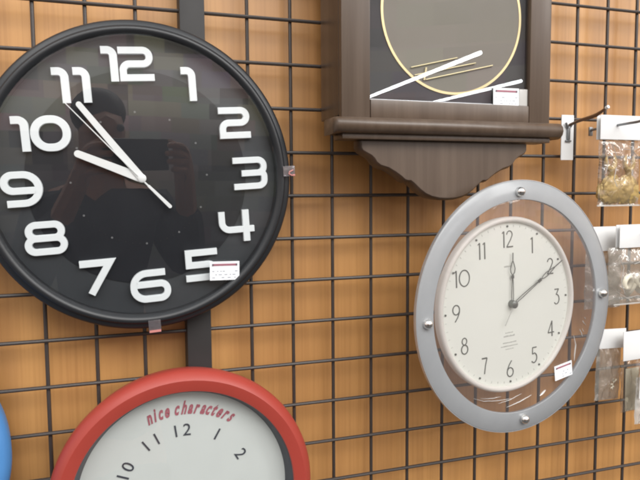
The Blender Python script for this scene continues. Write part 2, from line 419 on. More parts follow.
for nm, x, z, r in (('edge_clip', .1535, -.001, 0), ('edge_clip', .0, -.1525, 0)):
    bm = B()
    if z > -.1: box(bm, x-.0065, x+.0065, -.0135, -.0122, z-.0055, z+.0055, .0004); box(bm, x+.0052, x+.0065, -.0122, .012, z-.0055, z+.0055, .0003)
    else: box(bm, x-.0062, x+.0062, -.0135, -.0122, z-.0065, z+.0065, .0004); box(bm, x-.0062, x+.0062, -.0122, .012, z-.0065, z-.0052, .0003)
    c = obj(nm, bm, 'clip', bc)
    bm = B()
    if z > -.1: tube(bm, [(x+.003, -.0138, z-.005), (x-.0005, -.0138, z-.0028), (x+.0005, -.0138, z-.0005), (x+.0045, -.0138, z+.001)], .0007, 6); box(bm, x+.0035, x+.0062, -.0141, -.0137, z-.0052, z-.0035)
    else: box(bm, x-.0058, x+.0058, -.0141, -.0137, z-.0062, z-.0038)
    obj('clip_foot', bm, 'clip_red', c)

# ------------------------------------------------------------------ brown chiming clock with a pendulum window
ch = empty('pendulum_clock', Matrix.Translation((.2158, 0, -.064)), 'dark brown wooden pendulum clock with a curved apron below its ledge', 'wall clock')
def off(pts, dx=-.2158, dz=.064): return [(x+dx, z+dz) for x, z in pts]
HT = .34
bm = B(); box(bm, -.1313, .1313, -.066, .0, .0, HT, .0015); 
# hollow out the window by making the case of four walls and a back
bm.free(); bm = B()
box(bm, -.1313, -.1213, -.0655, -.004, -.0, HT, .001); box(bm, .1213, .1313, -.0655, -.004, 0, HT, .001)
box(bm, -.1212, .1212, -.0655, -.004, .0, .010, .001); box(bm, -.1212, .1212, -.0655, -.004, HT-.01, HT, .001); box(bm, -.1212, .1212, -.012, -.004, .0102, HT-.0102)
obj('case', bm, 'wood_dark', ch)
def bar(x0, x1, z0, z1, nm, inner):
    """frame member with a small inner slope towards the glass"""
    bm = B(); box(bm, x0, x1, -.0745, -.0656, z0, z1, .0022); return obj(nm, bm, 'wood_dark', ch)
bar(-.1313, -.0982, -.004, HT, 'frame_stile', 1); bar(.1025, .1313, -.004, HT, 'frame_stile', -1)
bar(-.0981, .1024, -.004, .0172, 'frame_rail', 0); bar(-.0981, .1024, HT-.03, HT, 'frame_rail', 0)
# thin light bead along the bottom edge of the glass
bm = B(); box(bm, -.098, .1023, -.0706, -.0695, .0174, .0180); obj('glass_bead', bm, 'silver_edge', ch)
bm = B(); box(bm, -.0980, .1023, -.0700, -.0688, .0185, HT-.0305); obj('glass', bm, 'glass_chime', ch)
bm = B(); box(bm, -.0980, .1023, -.0640, -.0625, .0174, HT-.0305); obj('backing_panel', bm, 'dial_panel', ch)
cx, cz = .0067, .1162
bm = B(); lathe(bm, [(.0862, -.0652), (.0890, -.0652), (.0892, -.0645), (.0862, -.0645)], 96, c=(cx, cz)); obj('gold_ring', bm, 'gold', ch)
bm = B(); disc(bm, .0861, -.0648, 96, cx, cz); dd = obj('taupe_disc', bm, 'taupe', ch)
reflection_lines = [((.1692, -.0094), (.2267, .0044)), ((.1735, -.0176), (.2506, -.0001)), ((.1873, -.0218), (.2731, -.0015))]  # store light reflected in the back panel, built as thin gold bars
for p, q in reflection_lines:
    p, q = off([p, q]); bm = B(); tube(bm, [(p[0], -.0664, p[1]), (q[0], -.0664, q[1])], .00075, 8); obj('gold_reflection', bm, 'gold_thin', ch)
bm = B(); tube(bm, [(-.028, -.0664, .0555), (-.0305, -.0664, .0415)], .0012, 8); obj('reflection_cap', bm, 'gold_thin', ch)
# ledge with a round nose, stepping back underneath
prof = [(-.048, -.0030), (-.079, -.0030), (-.0835, -.0042), (-.0868, -.0075), (-.0880, -.0115), (-.0865, -.0160), (-.0835, -.0192), (-.0800, -.0200), (-.0795, -.0212), (-.0775, -.0245), (-.048, -.0245)]
def swept(bm, prof, x0, x1, inset):
    """moulding profile (y, z) run from x0 to x1 with returns rounded by inset"""
    st = []
    for x, f in ((x0+.0000, 0), (x0+.0015, .6), (x0+.004, 1), (x1-.004, 1), (x1-.0015, .6), (x1, 0)):
        st.append([bm.verts.new((x, y if y > -.05 else y+(1-f)*.006, z if z < -.02 else z-(1-f)*.0012)) for y, z in prof])
    for a, b in zip(st, st[1:]):
        for i in range(len(prof)): bm.faces.new((a[i], a[(i+1) % len(prof)], b[(i+1) % len(prof)], b[i]))
    bm.faces.new(st[0]); bm.faces.new(st[-1][::-1]); return bm
bm = B(); swept(bm, [p for p in prof if p[1] > -.0201]+[(-.048, -.0198)], -.1420, .1440, 0); obj('ledge', bm, 'wood_dark', ch, angle=50)
bm = B(); box(bm, -.1315, .1300, -.0775, -.048, -.0258, -.0200, .0012); obj('ledge_moulding', bm, 'wood_dark', ch)
ap = [(.1112, -.0905), (.1112, -.0978), (.1128, -.1005), (.1175, -.1030), (.1225, -.1055), (.1264, -.1088), (.1292, -.1130), (.1335, -.1162), (.1432, -.1190), (.1520, -.1238), (.1593, -.1287), (.1635, -.1322), (.1665, -.1331), (.1700, -.1330), (.1745, -.1362), (.1824, -.1432), (.1890, -.1478), (.1965, -.1510), (.2063, -.1530), (.2170, -.1535)]
axx = .2162
right = [(2*axx-x, z) for x, z in reversed(ap[:-1])]
front = off(ap+right); nfr = len(front)
def grow(d):
    L = []
    for i, (x, z) in enumerate(front):
        a = V(front[max(i-1, 0)]); b = V(front[min(i+1, nfr-1)]); t = (b-a).normalized(); n_ = V((t.y, -t.x))
        n_ = -n_ if n_.dot(V((x, z))-V((0, -.03))) < 0 else n_
        L.append((x+n_.x*d, z+n_.y*d if 0 < i < nfr-1 else z))
    return L
bm = B(); L_ = [(front, -.0660), (grow(.0006), -.0655), (grow(.0030), -.0600), (grow(.0030), -.0480)]
cols_ = [[bm.verts.new((x, y, z)) for x, z in P] for P, y in L_]
for a, b in zip(cols_, cols_[1:]):
    for i in range(nfr): bm.faces.new((a[i], a[(i+1) % nfr], b[(i+1) % nfr], b[i]))
bm.faces.new(cols_[0]); bm.faces.new(cols_[-1][::-1]); obj('apron', bm, 'wood_dark', ch, angle=30)
t = price_tag(ch, .0726, .0263, .0345, .0205, -.0712, rot=-.01)
bm = B(); box(bm, .0905, .1016, -.0716, -.0706, .0165, .0362); obj('clear_sleeve', bm, 'bag_seal', ch)
# crown above the picture
bm = B(); box(bm, -.150, .150, -.088, 0, HT+.0005, HT+.02, .004); obj('crown', bm, 'wood_dark', ch)

# ------------------------------------------------------------------ silver glass clock
KC = at(.3025, -.0850, -.2822, .1463, -.0056, -.0441)
rc = empty('wall_clock', KC, 'round clock with a cream dial floating in a frosted silver glass ring', 'wall clock')
bm = B(); lathe(bm, [(.1262, -.0022), (.1470, -.0022), (.1480, -.0014), (.1480, .0022), (.1472, .0028), (.1262, .0028), (.1258, .0020), (.1258, -.0016)], 160)
obj('frosted_ring', bm, 'frost', rc, angle=40)
bm = B(); lathe(bm, [(.1481, -.0018), (.1489, -.0018), (.1489, .0024), (.1481, .0024)], 160); obj('ring_edge', bm, 'silver_edge', rc)
bm = B(); lathe(bm, [(0, -.0075), (.05, -.0072), (.09, -.0056), (.115, -.0030), (.1257, -.0012)], 128, closed=False); obj('front_glass', bm, 'film', rc)
for x, z in ((0, .1352), (.1352, 0), (-.1352, 0), (0, -.1352)):
    bm = B(); lathe(bm, [(0, -.0098), (.0026, -.0093), (.0046, -.0076), (.0055, -.0048), (.0057, -.0023), (0, -.0023)], 28, closed=False, c=(x, z))
    obj('screw', bm, 'chrome', rc)
DX = -.0012
bm = B(); lathe(bm, [(.0990, .0162), (.1000, .0132), (.1022, .0122), (.1046, .0130), (.1060, .0155), (.1055, .0225), (.0990, .0225)], 160, c=(DX, 0)); obj('dial_rim', bm, 'cream_rim', rc, angle=60)
bm = B(); disc(bm, .0989, .0170, 160, DX, 0, .002); dial = obj('dial', bm, 'cream', rc)
bm = B(); lathe(bm, [(0, .0195), (.097, .0195), (.080, .040), (.060, .048), (.055, .074), (0, .074)], 96, closed=False, c=(DX, 0)); obj('movement_case', bm, 'cream_rim', rc)
def arc(cx, cz, rx, rz, a0, a1, n=14):
    return [V((cx+rx*math.cos(math.radians(a0+(a1-a0)*i/n)), cz+rz*math.sin(math.radians(a0+(a1-a0)*i/n)))) for i in range(n+1)]
def thin(ch_, bm, ox, oz, s=1.0):
    """light old style numerals drawn as fine strokes, unit height 20 mm"""
    Q = []
    if ch_ == '1': Q = [([V((0, 10)), V((0, -10))], 1.5), ([V((-2.6, 7.6)), V((-.2, 9.8))], 1.0)]
    if ch_ == '2': Q = [(arc(0, 5.4, 4.3, 4.6, 175, -25)+[V((1.5, -1)), V((-4.6, -9.3))], 1.15), ([V((-4.8, -9.4)), V((5.2, -9.4))], 1.5)]
    if ch_ == '3': Q = [([V((-3.4, 9.6)), V((3.6, 9.6))], 1.3), ([V((3.4, 9.6)), V((-.6, 3.0))]+arc(-.4, -3.4, 4.6, 6.2, 70, -140), 1.15)]
    if ch_ == '4': Q = [([V((1.8, -10)), V((1.8, 10))], 1.5), ([V((1.6, 9.6)), V((-5, -4.6))], .9), ([V((-5.2, -4.9)), V((5, -4.9))], 1.2)]
    if ch_ == '5': Q = [([V((-2.6, 9.6)), V((4, 9.6))], 1.3), ([V((-2.6, 9.6)), V((-3, 1.4))], 1.0), ([V((-3, 1.4))]+arc(-.6, -3.6, 4.8, 6.2, 75, -140), 1.2)]
    if ch_ == '6': Q = [(arc(0, -4.2, 4.9, 5.6, 90, 450, 24), 1.25), ([V((2.6, 10.2)), V((-1.6, 5)), V((-4.4, -.6)), V((-4.9, -4.4))], 1.1)]
    if ch_ == '7': Q = [([V((-3.8, 9.4)), V((4, 9.4))], 1.6), ([V((4, 9.4)), V((1.2, 0)), V((-.4, -10))], 1.1)]
    if ch_ == '8': Q = [(arc(0, 5.3, 3.4, 4.1, 0, 360, 24), 1.15), (arc(0, -4.4, 4.7, 5.4, 0, 360, 24), 1.25)]
    if ch_ == '9': Q = [(arc(0, 4.2, 4.9, 5.6, 0, 360, 24), 1.25), ([V((-2.0, -10)), V((2.0, -4.8)), V((4.6, .8)), V((4.9, 4.4))], 1.1)]
    if ch_ == '0': Q = [(arc(0, 0, 7.4, 9.6, 0, 360, 28), 1.25)]
    for k, (pts, w) in enumerate(Q):
        cl = (pts[0]-pts[-1]).length < .01
        ribbon(bm, [(p*s+V((ox, oz)))*mm for p in pts], w*mm, .0164-.00008*k, .0171, cl, cham=.0001)
RN = 79.0
lay = {1: [('1', 0)], 2: [('2', 0)], 3: [('3', 0)], 4: [('4', 0)], 5: [('5', 0)], 6: [('6', 0)], 7: [('7', 0)], 8: [('8', 0)], 9: [('9', 0)],
       10: [('1', -9), ('0', 2.5)], 11: [('1', -3), ('1', 4.4)], 12: [('1', -6.5), ('2', 2.2)]}
for n_, gl in lay.items():
    a = math.radians(30*n_); bm = B()
    for c_, dx in gl: thin(c_, bm, RN*math.sin(a)+dx+DX*1000+(1 if n_ == 12 else 0), RN*math.cos(a), .98)
    obj('numeral', bm, 'ink', rc, angle=30)
for i in range(12):
    bm = B(); disc(bm, .0013, .0160, 10, DX+.0945*math.sin(i*PI/6), .0945*math.cos(i*PI/6), .0009)
    obj('hour_dot', bm, 'ink', rc)
bm = B()
for i in range(60):
    if i % 5:
        g = i*PI/30; u = V((math.sin(g), math.cos(g)))
        ribbon(bm, [u*.0935+V((DX, 0)), u*.0960+V((DX, 0))], .00035, .0166, .0171, cham=.00005)
obj('minute_mark', bm, 'ink_light', rc)
# faint small print on the dial (too small to read in the place itself)
bm = B()
random.seed(3)
for zc, w_, hh in ((46.5, 11, 2.0), (-34.0, 12, 1.3), (-38.0, 17, 2.0), (-46.0, 20, 1.6), (-50.2, 26, 1.5), (-54.0, 12, 1.1)):
    x = -w_/2
    while x < w_/2:
        l = random.uniform(.7, 1.6); box(bm, (x-1.5)*mm, (x-1.5+l)*mm, .0167, .0171, (zc-hh/2)*mm, (zc+hh/2*random.uniform(.3, 1))*mm); x += l+random.uniform(.35, .8)
obj('dial_print', bm, 'ink_light', rc)
H = V((2.6, .5))
def spade(b, L, wid, y0):
    """pierced baroque style hand: stem, open bulb, collar and fine tip"""
    b = V(b); t = (b-H).normalized(); n_ = V((-t.y, t.x)); bm = B()
    def P(u, w): return (H+t*u*L+n_*w)*mm
    ribbon(bm, [P(0, .9), P(.16, 1.5), P(.42, .9), P(.5, .45)], .0008, y0, y0+.0007, cham=.0001)
    ribbon(bm, [P(0, -.9), P(.16, -1.5), P(.42, -.9), P(.5, -.45)], .0008, y0, y0+.0007, cham=.0001)
    ribbon(bm, [P(.5, 0), P(.56, 0)], .0040, y0-.00005, y0+.0007, cham=.0001)
    ribbon(bm, [P(.56, 0), P(.62, wid*.8), P(.69, wid), P(.78, wid*.5), P(.84, .3)], .0009, y0-.0001, y0+.0007, cham=.0001)
    ribbon(bm, [P(.56, 0), P(.62, -wid*.8), P(.69, -wid), P(.78, -wid*.5), P(.84, -.3)], .0009, y0-.00015, y0+.0007, cham=.0001)
    ribbon(bm, [P(.82, 0), P(1, 0)], .0010, y0-.0002, y0+.0007, cham=.0001)
    return bm
obj('hour_hand', spade((4.6, 62), 62, 3.6, .0140), 'hand_grey', rc)
obj('minute_hand', spade((83.5, 45.5), 93, 2.4, .0125), 'hand_grey', rc)
bm = B(); ribbon(bm, [V((2.6, .5))*mm, V((-12.3, -23.5))*mm], .0010, .0112, .0118, cham=.0001)
obj('second_hand', bm, 'ink_light', rc)
bm = B(); lathe(bm, [(0, .0085), (.0030, .0088), (.0046, .0100), (.0048, .0125), (.0048, .0168), (0, .0168)], 28, closed=False, c=(.0026, .0005)); obj('hub', bm, 'hand_grey', rc)
# creases of the protective film over the glass, glints put in as whitish haze
random.seed(11)
def crease(pts, r):
    P = []
    for i in range(len(pts)-1):
        for k in range(6): P.append(V(pts[i]).lerp(V(pts[i+1]), k/6))
    P.append(V(pts[-1])); n_ = len(P)
    bm = B(); tube(bm, [((p.x+random.uniform(-.2, .2))*mm, -.0042, (p.y+random.uniform(-.2, .2))*mm) for p in P], [r*(.25+.75*math.sin(PI*(i+.3)/(n_-.4+.3))) for i in range(n_)], 6, flat=.5)
    obj('film_crease_glint', bm, 'crease', rc)
for pts, r in (([(83.0, -46), (86.4, -58), (84.6, -70), (83.4, -79)], .0011), ([(-28, -115), (-8, -112.5), (11.4, -108)], .0008), ([(-76, -94.5), (-62, -100.5), (-44, -104), (-20, -106)], .0006),
               ([(-66, -97), (-50, -100), (-36, -100.5)], .0005), ([(-40, -108), (-22, -107), (-4, -103)], .0005), ([(25, -112), (29.5, -109.5), (34.3, -106.5)], .0016),
               ([(98.5, -50.2), (96, -44), (93.4, -40)], .0010), ([(105, -37), (101, -33.5), (99, -30)], .0009), ([(104.5, -29), (102, -26)], .0006), ([(101, -45), (98.5, -40)], .0006)):
    crease(pts, r)
price_tag(rc, .0622, -.0868, .0312, .0180, -.0062, rot=-.075, rz=.06)

# ------------------------------------------------------------------ red clock
RX, RZ = -.0822, -.4735
rd = empty('wall_clock', at(RX, -.040, RZ), 'coral red round clock with curved red lettering on its white dial', 'wall clock')
bm = B(); lathe(bm, [(.1180, .008), (.1180, -.0052), (.1186, -.0062), (.1240, -.0078), (.1296, -.0088), (.1308, -.0090), (.1316, -.0085), (.1345, -.0062), (.1378, -.0026), (.1398, .002), (.1400, .008), (.1350, .030), (.1180, .034)], 160)
obj('rim', bm, 'red', rd, angle=40)
bm = B(); lathe(bm, [(.1178, -.0034), (.1179, -.0034), (.1179, .0110), (.1120, .0118), (.1120, .0116)], 160); obj('inner_wall', bm, 'dark_wall', rd, angle=60)
bm = B(); disc(bm, .1165, .0122, 160, 0, 0, .002); obj('dial', bm, 'dial_white', rd)
bm = B(); lathe(bm, [(0, -.002), (.08, -.001), (.1177, .001)], 96, closed=False); obj('glass', bm, 'glass', rd)

DG = None
def text_mesh(body, size, shear=0, extrude=.0002, offset=0):
    cu = bpy.data.curves.new('t', 'FONT'); cu.body = body; cu.size = size; cu.shear = shear; cu.extrude = extrude; cu.offset = offset; cu.resolution_u = 4
    o = bpy.data.objects.new('t', cu); COL.objects.link(o); bpy.context.view_layer.update()
    me = bpy.data.meshes.new_from_object(o.evaluated_get(bpy.context.evaluated_depsgraph_get()))
    bpy.data.objects.remove(o); return me
def arc_text(body, r, deg0, deg1, size, shear, y, offset, mname, parent, name, natural=False):
    """letters one by one along a circle, joined into one lettering mesh"""
    ms = [text_mesh(c, size, shear, .00025, offset) if c != ' ' else None for c in body]
    w = [(max(v.co.x for v in m.vertices)-min(v.co.x for v in m.vertices)) if m else size*.32 for m in ms]
    gap = size*.035; tot = sum(w)+gap*(len(body)-1); span = math.radians(deg1-deg0)*r; k = span/tot
    bm = B(); pos = 0
    for m, ww in zip(ms, w):
        if m:
            mid = (pos+ww/2)*k; g = math.radians(deg0)+mid/r
            x0 = min(v.co.x for v in m.vertices)
            T = Matrix.Rotation(g, 4, 'Y') @ Matrix.Translation((-ww*(1 if natural else k)/2, y, r)) @ Matrix.Rotation(PI/2, 4, 'X') @ Matrix.Scale(1 if natural else k, 4, (1, 0, 0)) @ Matrix.Translation((-x0, 0, 0))
            m.transform(T); bm.from_mesh(m)
        pos += ww+gap
    return obj(name, bm, mname, parent, smooth=False)
arc_text('nice characters', .0885, -25, 35, .0200, .48, .0118, .00065, 'text_red', rd, 'lettering')
for i in (10, 11, 0, 1, 2):
    t_ = str(i or 12); wd = 4.6*len(t_)
    arc_text(t_, .064, i*30-wd, i*30+wd, .019, 0, .0118, 0, 'dark_wall', rd, 'numeral', natural=True)
# ------------------------------------------------------------------ blue clock, only its edge shows
bl = empty('wall_clock', at(-.3830, -.030, -.4060), 'sky blue rounded clock edge at the lower left corner', 'wall clock')
bm = B(); lathe(bm, [(.100, .006), (.1005, -.004), (.105, -.008), (.115, -.009), (.124, -.006), (.129, 0), (.130, .008), (.126, .028), (.100, .028)], 128); obj('rim', bm, 'blue', bl, angle=50)
bm = B(); disc(bm, .0999, .004, 96, 0, 0, .002); obj('dial', bm, 'white', bl)

# ------------------------------------------------------------------ hook with white plate
hk = empty('display_hook', Matrix.Translation((.4266, 0, -.0757)), 'empty brown display hook with a narrow white plate beside the brown clock', 'hook')
bm = B(); box(bm, -.0098, .0098, -.0105, -.0090, -.0297, .0297, .0004); obj('plate', bm, 'card', hk)
bm = B(); box(bm, -.0022, .0022, -.0135, -.0106, -.0035, .0150, .0006); tube(bm, [(-.0015, -.0125, .0120), (-.0055, -.0135, .0190)], .0014, 8); tube(bm, [(.0005, -.0125, .0120), (.0060, -.0135, .0185)], .0014, 8); box(bm, -.0045, .0045, -.0130, -.0107, -.0058, -.0036, .0005)
obj('bracket', bm, 'steel', hk)
bm = B(); tube(bm, [(.0014, -.012, .0165), (.0014, -.030, .0200), (.0014, -.050, .0220), (.0014, -.060, .0235), (.0014, -.068, .0265), (.0014, -.0762, .0300)], [.0018, .0021, .0024, .0025, .0020, .0016], 10); pr = obj('prong', bm, 'hook_brown', hk)
bm = B(); tube(bm, [(.0014, -.0758, .0299), (.0014, -.0795, .0312)], .0021, 10); obj('tip', bm, 'tip_white', pr)

# ------------------------------------------------------------------ bagged goods
def bag_sheet(w, h, depth, seed, nx=22, nz=26, y0=0):
    """puffed clear pouch, wrinkled, as a closed thin skin"""
    bm = B()
    for side in (-1, 1):
        g = []
        for j in range(nz+1):
            row = []
            for i in range(nx+1):
                u = i/nx; v = j/nz
                puff = depth*(math.sin(PI*u)**.6)*(max(0, math.sin(PI*min(1, v*1.02)))**.5)
                wr = noise.noise(V((u*7+seed, v*6, side*3)))*.0030*min(1, 4*u*(1-u)*4) + noise.noise(V((u*17, v*4+seed, side)))*.0012
                ex = noise.noise(V((v*5, seed*2.1, 0)))*.0018*(1 if u > .5 else -1)*abs(2*u-1)
                row.append(bm.verts.new(((u-.5)*w+ex, y0+side*(puff/2)+wr*(1 if side < 0 else .4), -v*h)))
            g.append(row)
        for j in range(nz):
            for i in range(nx): bm.faces.new((g[j][i], g[j][i+1], g[j+1][i+1], g[j+1][i]))
    return bm
def card(root, w, h, y, tilt=0, bev=.0003, name='header_card', x=0, z=0):
    bm = B(); box(bm, x-w/2, x+w/2, y-.0009, y, z-h/2, z+h/2, bev); return obj(name, bm, 'card', root)
def wire_hook(name, label, x, z, y1, rise, mt='steel'):
    h = empty(name, Matrix.Translation((x, 0, z)), label, 'hook')
    bm = B(); tube(bm, [(0, -.002, -.004), (0, -.0045, 0), (0, -.03, .001), (0, y1+.018, .002), (0, y1+.005, rise), (0, y1, rise*2)], .0017, 8); obj('prong', bm, mt, h)
    bm = B(); box(bm, -.003, .003, -.0042, -.0022, -.008, .004, .0006); obj('bracket', bm, mt, h)
    return h

# bag with golden two pronged pieces
g1 = empty('hanging_bag', at(.4790, -.045, -.0655), 'clear bag of golden forked pieces under a white header card', 'packaged goods', 'bagged goods hanging on hooks')
card(g1, .0700, .0310, -.0045)
card(g1, .0700, .0310, .0020)
pb_ = bag_sheet(.066, .0860, .016, 1.7); bg = obj('pouch', pb_, 'bag', g1); bg.location = (.0, -.001, -.0150)
bm = B(); box(bm, -.0345, .0345, -.0030, -.0018, -.1015, -.0995); obj('bag_seam', bm, 'bag_seal', g1)
def fork(cx, cz, s, rot, y=0):
    bm = B(); n = 20
    R_ = Matrix.Rotation(rot, 3, 'Y')
    r = bmesh.ops.create_uvsphere(bm, u_segments=48, v_segments=32, radius=1)
    for v in r['verts']:
        c = v.co.copy(); k = 1+.16*noise.noise(c*2.3+V((cx*90, 0, 1)))+.12*noise.noise(c*5.5+V((cx*50, 3, 1)))+.05*noise.noise(c*12)
        v.co = R_ @ V((c.x*.0185*s*k*(1-.30*c.z), c.y*.0060*s*k, c.z*.0190*s*k)) + V((cx, y, cz))
    def T(p): return R_ @ (V(p)*s)+V((cx, y, cz))
    tube(bm, [T((0, 0, .014)), T((0, 0, .022)), T((0, 0, .026))], [.0042*s, .0038*s, .0050*s], 12)
    for sx in (-1, 1):
        tube(bm, [T((sx*.001, 0, .0245)), T((sx*.0050, 0, .0290)), T((sx*.0072, 0, .0350)), T((sx*.0066, 0, .0405)), T((sx*.0052, 0, .0435))], [.0034*s, .0034*s, .0028*s, .0019*s, .0010*s], 10)
    return bm
for cx_, cz_, s_, r_ in ((-.0095, -.0790, 1.0, -.06), (.0165, -.0800, 1.02, .05)):
    obj('golden_fork', fork(cx_, cz_, s_, r_, .001), 'brass', g1)
bm = B(); r_ = bmesh.ops.create_uvsphere(bm, u_segments=24, v_segments=16, radius=1)
for v in r_['verts']:
    c_ = v.co.copy(); k_ = 1+.22*noise.noise(c_*2.1)+.14*noise.noise(c_*5)
    v.co = V((c_.x*.0120*k_-.0175, c_.y*.006*k_+.003, c_.z*.0150*k_-.0830))
obj('golden_lump', bm, 'brass', g1)
for pts in (((-.030, -.018), (-.012, -.027), (.010, -.029), (.030, -.024)), ((-.031, -.030), (-.027, -.045), (-.031, -.060)), ((-.022, -.022), (-.012, -.040), (.004, -.044)), ((.006, -.024), (.020, -.038), (.031, -.042)), ((-.014, -.052), (-.017, -.066), (-.012, -.076))):
    bm = B(); tube(bm, [(x, -.0115, z) for x, z in pts], .0007, 6, flat=.5); obj('film_crease_glint', bm, 'crease', g1)  # white strokes stand in for bright streaks on the crumpled bag
wire_hook('display_hook', 'grey wire hook through the header of the golden bag', .4705, -.0640, -.100, .0032)

# bags of cream rings
g2 = empty('hanging_bag', at(.4770, -.026, -.2110), 'partly hidden rear bag with a white card behind the bag of cream rings', 'packaged goods', 'bagged goods hanging on hooks')
card(g2, .0640, .0330, -.0030); obj('pouch', bag_sheet(.060, .080, .010, 5.2), 'bag_milky', g2).location = (0, 0, -.015)
g3 = empty('hanging_bag', at(.5125, -.048, -.2065, .06), 'clear bag of cream rings under a pale header card, right of the silver clock', 'packaged goods', 'bagged goods hanging on hooks')
card(g3, .0760, .0300, -.0045); card(g3, .0760, .0300, .0015)
obj('pouch', bag_sheet(.090, .0760, .016, 8.4), 'bag_milky', g3).location = (-.006, 0, -.0145)
bm = B(); box(bm, -.042, .040, -.0030, -.0018, -.0910, -.0888); obj('bag_seam', bm, 'bag_seal', g3)
def torus(cx, cz, R_, r, tilt, y=0):
    bm = B(); Mx = Matrix.Translation((cx, y, cz)) @ Matrix.Rotation(tilt, 4, 'Z') @ Matrix.Rotation(tilt*.7, 4, 'X')
    lathe(bm, [(R_+r*math.cos(2*PI*k/12), r*math.sin(2*PI*k/12)) for k in range(12)], 36); bm.transform(Mx); return bm
for cx_, cz_, t_, y_ in ((-.0205, -.0610, .2, -.004), (.0045, -.0600, -.35, -.004), (.026, -.061, .3, 0), (-.006, -.072, .8, .004), (.016, -.070, -.6, .003)):
    obj('cream_ring', torus(cx_, cz_, .0078, .0036, t_, y_), 'ring_cream', g3)
for pts in (((-.045, -.024), (-.036, -.040), (-.040, -.058), (-.033, -.074)), ((-.034, -.026), (-.018, -.036), (-.006, -.033)), ((-.048, -.070), (-.030, -.080), (-.010, -.078), (.014, -.084)), ((-.028, -.044), (-.020, -.050), (-.022, -.054)), ((0, -.048), (.016, -.052), (.028, -.046))):
    bm = B(); tube(bm, [(x, -.0115, z) for x, z in pts], .0006, 6, flat=.5); obj('film_crease_glint', bm, 'crease', g3)  # glints on this pouch, also laid on as whitish strokes
bm = B(); box(bm, .003, .020, -.0092, -.0086, -.044, -.020); obj('inner_label', bm, 'label', g3)
wire_hook('display_hook', 'grey wire hook through the header of the cream ring bag', .514, -.2040, -.095, .0028)

# bags at lower right
g4 = empty('hanging_bag', at(.4935, -.026, -.3485, .0, 0, .03), 'brownish clear bag with a small pale sprig under a white card', 'packaged goods', 'bagged goods hanging on hooks')
card(g4, .0440, .0270, -.0030); obj('pouch', bag_sheet(.042, .0740, .008, 2.9), 'bag_milky', g4).location = (-.002, 0, -.0125)
bm = B(); random.seed(5)
for k in range(7):
    x = random.uniform(-.005, .005); z = -.064+random.uniform(-.006, .006)
    tube(bm, [(x, -.003, z), (x+random.uniform(-.003, .003), -.004, z+random.uniform(-.003, .003)), (x+random.uniform(-.004, .004), -.003, z+random.uniform(-.005, .005))], .0006, 6)
obj('pale_sprig', bm, 'ring_cream', g4).location = (.006, 0, 0)
g5 = empty('hanging_bag', at(.5190, -.040, -.3560, .05, 0, -.02), 'clear bag with a cream insert card under a white header at the right edge', 'packaged goods', 'bagged goods hanging on hooks')
card(g5, .0460, .0400, -.0040); obj('pouch', bag_sheet(.044, .074, .007, 6.6), 'bag', g5).location = (0, 0, -.0195)
bm = B(); box(bm, -.0135, .0100, -.0008, .0004, -.0920, -.0330, .0003); obj('insert_card', bm, 'pale_card', g5)
g6 = empty('hanging_bag', at(.5210, -.060, -.3950, .1, 0, .03), 'frontmost crinkled white package cut off by the right edge', 'packaged goods', 'bagged goods hanging on hooks')
card(g6, .0330, .0560, -.0040); obj('pouch', bag_sheet(.034, .064, .009, 9.3), 'bag_seal', g6).location = (0, 0, 0)

# ------------------------------------------------------------------ lights: shop ceiling tubes (they show as the two white streaks in the glass), plus added soft lamps
def area(name, loc, size, size_y, power, target=None, rot=None, col=(1, .985, .96)):
    l = bpy.data.lights.new(name, 'AREA'); l.shape = 'RECTANGLE'; l.size = size; l.size_y = size_y; l.energy = power; l.color = col
    o = bpy.data.objects.new(name, l); COL.objects.link(o); o.location = loc
    if target is not None: o.rotation_euler = (V(target)-V(loc)).to_track_quat('-Z', 'Y').to_euler()
    elif rot: o.rotation_euler = rot
    return o
M['tube'] = bpy.data.materials.new('lit_tube'); M['tube'].use_nodes = True
nt = M['tube'].node_tree; nt.nodes.clear(); e = nt.nodes.new('ShaderNodeEmission'); e.inputs['Strength'].default_value = 34; e.inputs['Color'].default_value = (.96, .98, 1, 1)
o_ = nt.nodes.new('ShaderNodeOutputMaterial'); nt.links.new(e.outputs[0], o_.inputs[0])
for k, (a, b) in enumerate((((3.467, -8.27, 1.35), (3.51, -5.2, 1.35)), ((4.60, -9.4, 1.35), (4.96, -6.48, 1.35)))):
    bm = B(); tube(bm, [a, b], .024, 12)
    t = tag(obj('ceiling_tube', bm, 'tube'), ('left' if k == 0 else 'right')+' long white ceiling tube seen as a streak in the brown clock glass', 'ceiling light', 'shop ceiling tubes')
area('added_soft_light', (2.7, -2.2, 1.5), .6, 1.8, 32, target=(.15, 0, -.2))  # unseen soft lamps added for overall light, kept clear of glass reflections
area('added_soft_light', (.75, -2.5, 1.75), 2.6, 1.5, 88, target=(.15, 0, -.2))
area('added_soft_light', (-1.3, -1.8, 2.0), 2.2, 1.3, 36, target=(0, 0, -.2))

